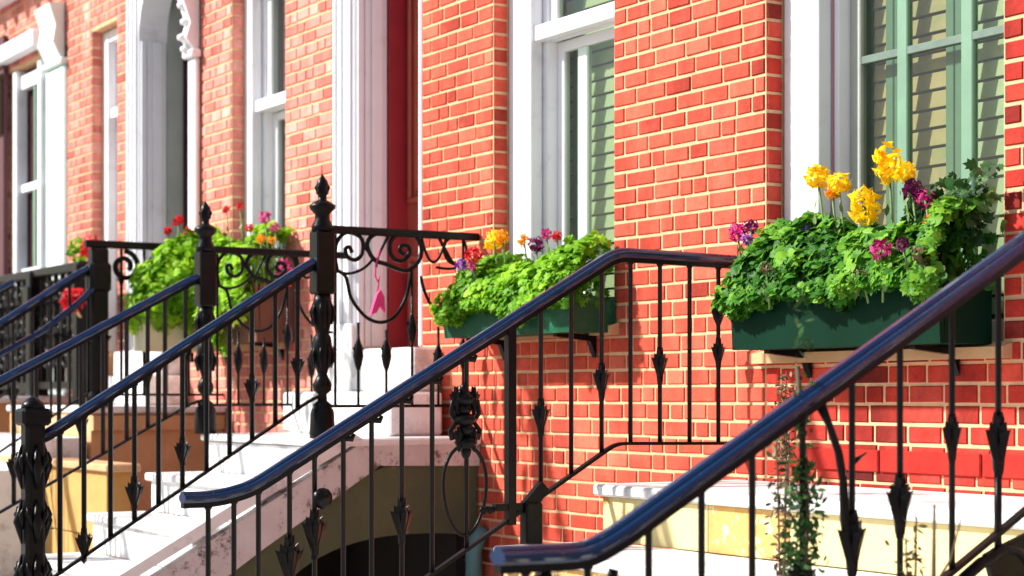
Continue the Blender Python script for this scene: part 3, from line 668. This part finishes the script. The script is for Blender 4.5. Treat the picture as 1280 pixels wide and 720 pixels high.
# balustrade D : ornate dark cast iron panel across the far stoop
bD=thing('iron_balustrade',(-13.3,3.6,-G),'dark ornate cast iron balustrade with scrollwork fronting the farthest stoop','balustrade')
m=MB(); m.box(-14.9,-12.03,4.10,4.20,.85,.91,bev=.01); m.box(-14.9,-12.03,4.12,4.18,.05,.10); obj('top_rail',m,'iron',bD)
x=-14.85; i=0
while x<-12.1:
    m=MB(); m.tube([(x+a,4.15,b) for a,b in spiral(.07,.72,.085,.02,90,-330 if i%2 else 500,20)],.017,6)
    m.tube([(x+a,4.15,b) for a,b in spiral(.08,.50,.08,.02,270,-150 if i%2 else 690,20)],.016,6)
    m.tube([(x+a,4.15,b) for a,b in spiral(.07,.26,.075,.02,90,-330 if i%2 else 500,20)],.016,6)
    m.box(x-.012,x+.012,4.135,4.165,.10,.85)
    ornament(m,x+.07,4.15,.39,1.2); ornament(m,x+.07,4.15,.62,1.2); x+=.145;i+=1
    obj('scroll_panel',m,'iron',bD)
for x in (-14.2,-13.1,-12.08):
    m=MB(); m.box(x-.06,x+.06,4.08,4.22,-G,.90,bev=.015); m.box(x-.08,x+.08,4.06,4.24,.60,.80,bev=.02); obj('post',m,'iron',bD)
# second distant railing, left side of stoop C
pE=[(3.61,.74),(3.5,.68),(2.6,.10),(2.3,.08)]
railing(-11.9,pE,[2.7+.11*i for i in range(9)],{},'thin far railing on the left side of the arched doorway stoop',h=.70)

# ribbon
m=MB(); rb=[onX(a,b,XA) for a,b in ((472,362),(477,372),(478,392),(472,382),(467,391),(460,394),(464,380),(468,368))]
m.prismX(rb,XA+.012,XA+.030)
m.tube([(XA+.008,*onX(a,b,XA)) for a,b in ((474,312),(469,330),(468,345),(471,352),(473,345),(472,356),(471,365))],.004,6)
obj('ribbon',m,'ribbon',loc=(XA,3.9,.45),props=('pink ribbon tied to the scrollwork in front of the white door frame','ribbon'))
# teal pipe
m=MB(); m.tube([(-7.30,D-.07,-G),(-7.30,D-.07,-.72),(-7.30,D-.05,-.66),(-7.30,D-.02,-.62)],.038,12); m.lathe([(.05,-.90),(.05,-.86)],-7.30,D-.07,12)
obj('downpipe',m,'teal',loc=(-7.3,D-.07,-G),props=('teal painted pipe rising beside the cellar arch below the brick wall','pipe'))

# ------------------------------------------------------------------ plants
def leafshape(mb,c,n,up,s,tone,lobed=True):
    n=n.normalized(); a=n.cross(up)
    if a.length<.01: a=Vector((1,0,0))
    a.normalize(); b=a.cross(n)
    pts=([(0,-.5),(.28,-.38),(.55,-.12),(.34,.02),(.42,.32),(.16,.28),(0,.62),(-.16,.28),(-.42,.32),(-.34,.02),(-.55,-.12),(-.28,-.38)] if lobed else [(0,-.6),(.22,-.2),(.24,.15),(0,.7),(-.24,.15),(-.22,-.2)])
    vs=[c]+[c+a*(x*s)+b*(y*s)-n*(s*.22*(x*x*2+abs(y)*.3)) for x,y in pts]; k=len(pts)
    mb.add(vs,[(0,1+i,1+(i+1)%k) for i in range(k)],tone,0,False)
def rv(rnd): 
    while 1:
        v=Vector((rnd.uniform(-1,1),rnd.uniform(-1,1),rnd.uniform(-1,1)))
        if .1<v.length<1: return v.normalized()
def foliage(x0,x1,yf,yb,zt,topf,botf,n,size,rnd,tw=.06):
    """leaves over the surface and through the volume of a mound; topf(u) crest height over zt, botf(u) trailing drop below zt in front"""
    mb=MB(); outw=Vector((0,-1,0))
    for i in range(n):
        u=rnd.random(); x=x0+(x1-x0)*u; nz=noise.noise(Vector((x*5,3.1,x0)))*.5+.5
        top=topf(u); bot=botf(u)*(.35+1.1*max(0,min(1,noise.noise(Vector((x*11,7.3,x1)))*1.2+.5)))
        v=rnd.random()
        # profile arc: from trailing hem (v=0) over the front lip to the crest at the back (v=1)
        if v<.30:
            w=v/.30; y=yf-.035-.03*math.sin(w*3.1)-rnd.random()*.03; z=zt-bot*(1-w); nrm=Vector((0,-1,.25))
        else:
            w=(v-.30)/.70; a=w*math.pi/2*1.1
            y=yf-.05+(yb-yf+.02)*(1-math.cos(a))*.95; z=zt+top*math.sin(a)*(.8+.35*nz); nrm=Vector((0,-math.cos(a)-.15,math.sin(a)+.25))
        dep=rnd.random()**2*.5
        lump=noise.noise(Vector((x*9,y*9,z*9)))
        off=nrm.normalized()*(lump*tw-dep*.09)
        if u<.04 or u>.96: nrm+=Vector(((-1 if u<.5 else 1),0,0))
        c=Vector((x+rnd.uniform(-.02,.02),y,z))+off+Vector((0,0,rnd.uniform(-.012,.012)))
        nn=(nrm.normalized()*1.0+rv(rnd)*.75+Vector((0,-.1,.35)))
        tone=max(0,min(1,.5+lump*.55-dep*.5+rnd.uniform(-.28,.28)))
        leafshape(mb,c,nn,rv(rnd),size*rnd.uniform(.45,1.4),tone)
    for i in range(n//5):
        u=rnd.random(); leafshape(mb,Vector((x0+(x1-x0)*u,rnd.uniform(yf+.03,yb),zt+rnd.uniform(-.03,topf(u)*.75))),rv(rnd)+Vector((0,-.9,.3)),rv(rnd),size*1.2,rnd.random()*.5)
    return mb
def blossom(mb,c,r,n,rnd,ps=.035,sq=(1,1,1)):
    for i in range(n):
        d=rv(rnd); q=Vector((d.x*r*sq[0],d.y*r*sq[1],d.z*r*sq[2]))*(.6+.4*rnd.random())
        leafshape(mb,c+q,d*.8+rv(rnd)*.6,rv(rnd),ps*rnd.uniform(.7,1.3),rnd.random(),False)
def flower(name,cat,px,py,Y,r,m,label,rnd,base=.38,n=60,sq=(1,1,1),group='flowers in the window boxes',ps=None):
    r*=1.6 if 'snap' in name else 1.2; X,z=onY(px,py,Y); h=thing(name,(X,Y,base),label,cat,group)
    s=MB(); bx=X+rnd.uniform(-.03,.03); s.tube([(bx,Y+.03,base),((X+bx)/2,Y+.02,(base+z)/2),(X,Y,z)],.004,6)
    for i in range(4):
        t=.3+.15*i; leafshape(s,Vector((X+rnd.uniform(-.02,.02),Y,base+(z-base)*t)),rv(rnd),Vector((0,0,1)),.035,.5,False)
    obj('stem',s,'stem',h); b=MB(); blossom(b,Vector((X,Y,z)),r,int(n*1.5),rnd,ps or r*.6,sq); obj('blossom',b,m,h); return h
def windowbox(x0,x1,z0,z1,m,label,yf=D-.24,yb=D-.012,brk=True):
    t=thing('window_box',((x0+x1)/2,(yf+yb)/2,z0),label,'window box','planted window boxes'); th=.02
    mb=MB(); tp=.012
    mb.prismX([(yf,z0),(yf+th,z0),(yf+th-tp,z1),(yf-tp,z1)],x0,x1); mb.box(x0,x1,yb-th,yb,z0,z1); mb.box(x0,x0+th,yf+th,yb-th,z0+.001,z1-.001); mb.box(x1-th,x1,yf+th,yb-th,z0+.001,z1-.001); mb.box(x0+th,x1-th,yf+th,yb-th,z0+.002,z0+.02)
    obj('trough',mb,m,t)
    lp=MB(); lp.box(x0-.008,x1+.008,yf-.022,yf-.0125,z1-.022,z1+.002,bev=.002); obj('rim',lp,m,t)
    for xx in (x0+.14,x1-.17):
        bk=MB(); bk.prismX([(yb,z0-.10),(yb,z0-.001),(yf+.03,z0-.001),(yf+.03,z0-.014),(yb-.03,z0-.03)],xx,xx+.03); obj('bracket',bk,'iron',t)
    s=MB(); s.box(x0+th,x1-th,yf+th,yb-th,z1-.05,z1-.02); obj('soil',s,'soil',t)
    return t
rn=random.Random(21)
windowbox(-7.276,-6.25,.262,.412,'boxgreen','green window box spilling lime leaves at the window beside the red-door stoop')
windowbox(-5.199,-4.170,.165,.375,'boxdark','dark green window box below the nearest shuttered window, with yellow snapdragons above it')
windowbox(-10.45,-9.35,.30,.62,'boxbrown','dark brown window box at the far narrow window behind the pointed iron post')
# leaves of box 1
h=thing('bushy_plant',(-6.75,4.2,.4),'bright lime green leafy plants trailing over the middle window box','plant','foliage in the window boxes')
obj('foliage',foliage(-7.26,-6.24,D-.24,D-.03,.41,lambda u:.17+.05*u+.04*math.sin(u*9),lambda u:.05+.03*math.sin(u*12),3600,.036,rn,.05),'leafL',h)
h=thing('bushy_plant',(-4.7,4.2,.35),'mid green leafy plants filling the nearest window box','plant','foliage in the window boxes')
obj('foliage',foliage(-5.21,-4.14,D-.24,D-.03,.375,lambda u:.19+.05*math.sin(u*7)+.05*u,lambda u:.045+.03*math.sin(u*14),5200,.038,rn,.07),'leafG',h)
h=thing('bushy_plant',(-4.25,4.3,.4),'dark leafy shoots standing against the right side of the nearest window','plant','foliage in the window boxes')
m=MB()
for k in range(9):
    bx=-4.50+.045*k; hh=.10+.024*k*(1 if k<7 else .9)
    for j in range(34):
        t=j/34; leafshape(m,Vector((bx+rn.gauss(0,.030),D-.10+rn.gauss(0,.03),.47+hh*t)),rv(rn)+Vector((0,-.8,.5)),rv(rn),.04*rn.uniform(.6,1.2),rn.random()*.8)
obj('foliage',m,'leafD',h)
h=thing('bushy_plant',(-9.8,4.2,.6),'yellow-green foliage with red blooms at the far narrow window','plant','foliage in the window boxes')
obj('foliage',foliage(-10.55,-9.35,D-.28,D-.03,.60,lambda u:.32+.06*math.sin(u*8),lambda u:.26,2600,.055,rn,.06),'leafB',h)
# railing planter on stoop C
tp=thing('railing_planter',(XC+.1,4.0,.2),'cream trough hung on the distant railing under a big mound of bright green leaves','planter')
m=MB(); m.box(XC+.03,XC+.20,3.84,4.30,.26,.46,bev=.01); obj('trough',m,'cream',tp)
m=MB(); 
for y in (3.9,4.2): m.box(XC-.03,XC+.05,y,y+.02,.40,.42); m.box(XC+.025,XC+.029,y,y+.02,.2,.42)
obj('bracket',m,'iron',tp)
h=thing('bushy_plant',(XC+.12,4.0,.45),'large bright green mound of trailing foliage with red geraniums left of the pointed iron post','plant')
m=MB()
for i in range(3400):
    d=rv(rn); rr=rn.random()**.35; y=4.08+.32*d.y*rr; z=.64+.30*d.z*rr+.50*(y-4.04)
    x=XC+.12+.20*d.x*rr; l=noise.noise(Vector((x*9,y*9,z*9)))
    c=Vector((x,y,z))+d*l*.05
    leafshape(m,c,d+rv(rn)*.8+Vector((0,-.1,.3)),rv(rn),.05*rn.uniform(.6,1.2),max(0,min(1,.5+l*.5+rn.uniform(-.3,.3))))
obj('foliage',m,'leafB',h)
# flowers, nearest box
Yf=D-.15
F=[('snapdragon',1022,221,.030,'yellow_petal','yellow snapdragon leaning left, leftmost of the yellow heads','snapdragon'),
('snapdragon',1048,229,.028,'yellow_petal','yellow snapdragon against the edge of the white window frame','snapdragon'),
('snapdragon',1081,258,.034,'yellow_petal','tall full yellow snapdragon head low in the centre of the nearest box','snapdragon'),
('snapdragon',1111,204,.034,'yellow_petal','highest yellow snapdragon, in front of the mint shutter','snapdragon'),
('snapdragon',1131,216,.024,'yellow_petal','small yellow snapdragon just right of the highest one','snapdragon'),
('snapdragon',1040,241,.017,'orange_petal','small golden bud below the two left yellow snapdragons','snapdragon')]
for nm,px,py,r,m_,lb,cat in F: flower(nm,cat,px,py,Yf,r,m_,lb,rn,sq=(1,1,1.25 if r>.033 else .9),n=70)
F=[(922,290,.030,'magenta_petal','magenta and white petunia at the left end of the nearest box'),(938,284,.026,'plum_petal','dark red petunia hanging beside the magenta one at the left end'),(934,298,.020,'violet_petal','violet petunia at the left end of the nearest box'),
(1015,289,.034,'indigo_petal','nearly black purple pansy below the yellow snapdragons'),(1101,312,.030,'magenta_petal','hot pink round bloom low on the front of the nearest foliage'),
(1140,238,.034,'plum_petal','plum bloom just under the highest yellow snapdragon'),(1156,248,.028,'magenta_petal','deep magenta bloom in front of the shutter slats'),(1166,277,.026,'orange_petal','orange-yellow small bloom right of the centre of nearest box'),(1180,285,.024,'indigo_petal','dark bloom beside the small orange one'),(1128,305,.02,'plum_petal','small wine red bloom in the nearest foliage'),(1150,318,.026,'dry','withered pinkish flower head among nearest leaves'),(1075,345,.018,'dry','little dried flower head at the lower middle of nearest leaves'),(957,335,.02,'dry','brown dried flower head at left end of nearest leaves')]
for px,py,r,m_,lb in F: flower('flower','flower',px,py,Yf if py<300 else D-.32,r,m_,lb,rn,n=46,base=.36 if py<300 else .30)
F=[(618,300,.042,'yellow_petal','golden yellow bloom at the left of the lime green box'),(628,296,.03,'orange_petal','orange bloom touching the golden one at the left'),(655,301,.024,'orange_petal','small orange bloom in front of the white window frame'),(670,306,.030,'plum_petal','crimson and yellow bloom in the middle of the lime box'),(683,293,.022,'magenta_petal','small magenta bloom standing highest in the lime box'),(696,295,.020,'red_petal','small red bloom right of the magenta one'),(592,318,.034,'red_petal','pinkish red bloom at the end of the landing top rail'),(577,332,.026,'violet_petal','violet bloom hanging at the left end of the lime box'),(590,332,.02,'magenta_petal','magenta bloom beside the violet one')]
for px,py,r,m_,lb in F: flower('flower','flower',px,py,D-.17 if px>600 else D-.26,r,m_,lb,rn,n=46,base=.43)
F=[(223,276,.030,'red_petal','red geranium standing highest above the bright green mound'),(210,289,.022,'red_petal','red geranium at left above the bright green mound'),(235,290,.028,'red_petal','red geranium nearest the pointed iron post')]
for px,py,r,m_,lb in F:
    X=XC+.1; y,z=onX(px,py,X); h=thing('geranium',(X,y,.8),lb,'flower','red geraniums'); s=MB(); s.tube([(X,y,.7),(X,y,z)],.005,6); obj('stem',s,'stem',h); b=MB(); blossom(b,Vector((X,y,z)),r,40,rn,.03); obj('blossom',b,'red_petal',h)
F=[(283,262,.02,'red_petal','small red bloom just right of the pointed iron post'),(312,285,.022,'red_petal','red bloom above the middle of the far window box'),(343,284,.024,'magenta_petal','pink bloom at the upper right of the far window box'),(331,272,.030,'magenta_petal','pink bloom in front of the far narrow window'),(325,298,.024,'orange_petal','orange bloom at the right of the far window box'),(300,258,.02,'red_petal','small red bloom against the brick edge of the far window'),(340,300,.022,'orange_petal','orange-red bloom at the right end of the far window box'),(355,335,.040,'magenta_petal','bright pink bloom hanging right of the brown window box'),(357,350,.035,'red_petal','rose red bloom hanging below the bright pink one')]
for px,py,r,m_,lb in F: flower('flower','flower',px,py,D-.28,r,m_,lb,rn,n=40,base=.60)
# far flowers on balustrade
h=thing('potted_plant',(-12.2,3.75,.0),'red flowering plant with a lime tuft behind the dark ornate balustrade','plant')
b=MB(); blossom(b,Vector((-12.33,4.28,1.03)),.08,60,rn,.05); blossom(b,Vector((-11.96,4.03,.64)),.085,90,rn,.06); obj('blossom',b,'red_petal',h)
b=MB(); blossom(b,Vector((-12.55,4.28,1.02)),.09,90,rn,.05); obj('foliage',b,'leafL',h)
m=MB(); m.lathe([(.10,0),(.14,.25),(.15,.27),(.10,.27)],-12.2,4.30,14); m.tube([(-12.2,4.3,.25),(-12.33,4.28,1.0)],.02,6); m.tube([(-12.2,4.3,.3),(-11.96,4.03,.62)],.01,6); obj('pot',m,'tan',h)
# climbing vine on near railing
h=thing('climbing_vine',(X1r,2.87,-G),'slender dark green vine climbing a bar of the nearest railing','vine')
m=MB(); s=MB(); s.tube([(X1r+.012*math.cos(i),2.871+.012*math.sin(i),-G+i*.12) for i in range(11)],.006,6); obj('stem',s,'twig',h)
for i in range(1700):
    t=rn.random(); z=-1.1+t*1.35; dens=1 if z<-.15 else .35
    if z>-.15 and rn.random()>.12: continue
    w=.025 if z<-.2 else .014
    leafshape(m,Vector((X1r+rn.gauss(0,w),2.871+rn.gauss(0,w),z)),rv(rn),rv(rn),.022*rn.uniform(.6,1.2),rn.random()*.8,False)
for i in range(60):
    z=-.30-.25*rn.random(); sg=rn.choice((-1,1)); leafshape(m,Vector((X1r,2.871+sg*rn.uniform(.02,.05),z)),rv(rn),rv(rn),.024,rn.random(),False)
obj('leaves',m,'leafG' if False else 'leafD',h)
def weed(x,y,z0,hgt,label,mt,n=120,lean=.0):
    h=thing('dry_weed',(x,y,z0),label,'weed','tall dry weeds by the near stoop'); s=MB(); l=MB()
    for k in range(3):
        dx=rn.uniform(-.03,.03); hh=hgt*rn.uniform(.7,1); pts=[(x+dx*t,y+lean*t+rn.uniform(-.003,.003),z0+hh*t) for t in [j/8 for j in range(9)]]; s.tube(pts,[.004-.0003*j for j in range(9)],5)
        for j in range(n//3):
            t=.3+.7*rn.random(); leafshape(l,Vector((x+dx*t+rn.gauss(0,.012),y+lean*t+rn.gauss(0,.014),z0+hh*t)),rv(rn),rv(rn),.018*rn.uniform(.6,1.3),rn.random(),False)
    obj('stem',s,'twig',h); obj('leaves',l,mt,h)
a,b=onY(978,700,3.1); weed(a,3.1,-.724,.62,'dry brown weed with speckled seed heads left of the vine','dry',300)
a,b=onY(1140,700,3.1); weed(a,3.1,-.724,.50,'thin dry weed in front of the sandstone riser between leaf ornaments','dry',140)
a,b=onY(984,430,3.9); weed(a+.0,3.9,-.316,.44,'tall faded climbing weed against the brick below the nearest window box','dry',300)
# stake between bars
m=MB(); x,_=onY(1168,700,2.95)
m.tube([(x,2.95,-G),(x-.005,2.95,-.55),(x,2.95,-.24)],[.010,.008,.003],8); m.tube([(x,2.95,-.42),(x+.03,2.97,-.36),(x+.05,2.98,-.27)],[.004,.003,.002],5)
obj('bare_branch',m,'twig',loc=(x,2.95,-G),props=('bare grey-brown branch standing upright behind the nearest railing','branch'))

# ------------------------------------------------------------------ light, sky, camera
sc=bpy.context.scene
sun_dir=Vector((-.50,-.80,.72)).normalized()
el=math.asin(sun_dir.z); az=math.atan2(sun_dir.x,sun_dir.y)
L=bpy.data.lights.new('Sun','SUN'); L.energy=5.0; L.angle=math.radians(2.2); L.color=(1.,.96,.90)
lo=bpy.data.objects.new('Sun',L); col.objects.link(lo); lo.rotation_euler=(-sun_dir).to_track_quat('-Z','Y').to_euler(); lo.location=(0,-5,12)
w=bpy.data.worlds.new('World'); sc.world=w; w.use_nodes=True; nt=w.node_tree; bg=nt.nodes['Background']
sky=nt.nodes.new('ShaderNodeTexSky'); sky.sky_type='NISHITA'; sky.sun_disc=False; sky.sun_elevation=el; sky.sun_rotation=az; sky.air_density=1.2; sky.dust_density=1.5
nt.links.new(sky.outputs[0],bg.inputs[0]); bg.inputs[1].default_value=.085
cd=bpy.data.cameras.new('Camera'); cam=bpy.data.objects.new('Camera',cd); col.objects.link(cam); sc.camera=cam
cd.sensor_width=36; cd.lens=FPX/1280*36; cd.shift_y=(HZ-360)/1280; cd.clip_end=2000; cd.clip_start=.05
cam.location=W((0,0,0)); cam.rotation_euler=(math.pi/2,0,math.pi/2-TH)
cd.dof.use_dof=True; cd.dof.focus_distance=6.3*S; cd.dof.aperture_fstop=2.8
sc.render.resolution_x=1024; sc.render.resolution_y=576
vs=sc.view_settings; vs.view_transform='Standard'; vs.look='None'; vs.exposure=.72; vs.gamma=1
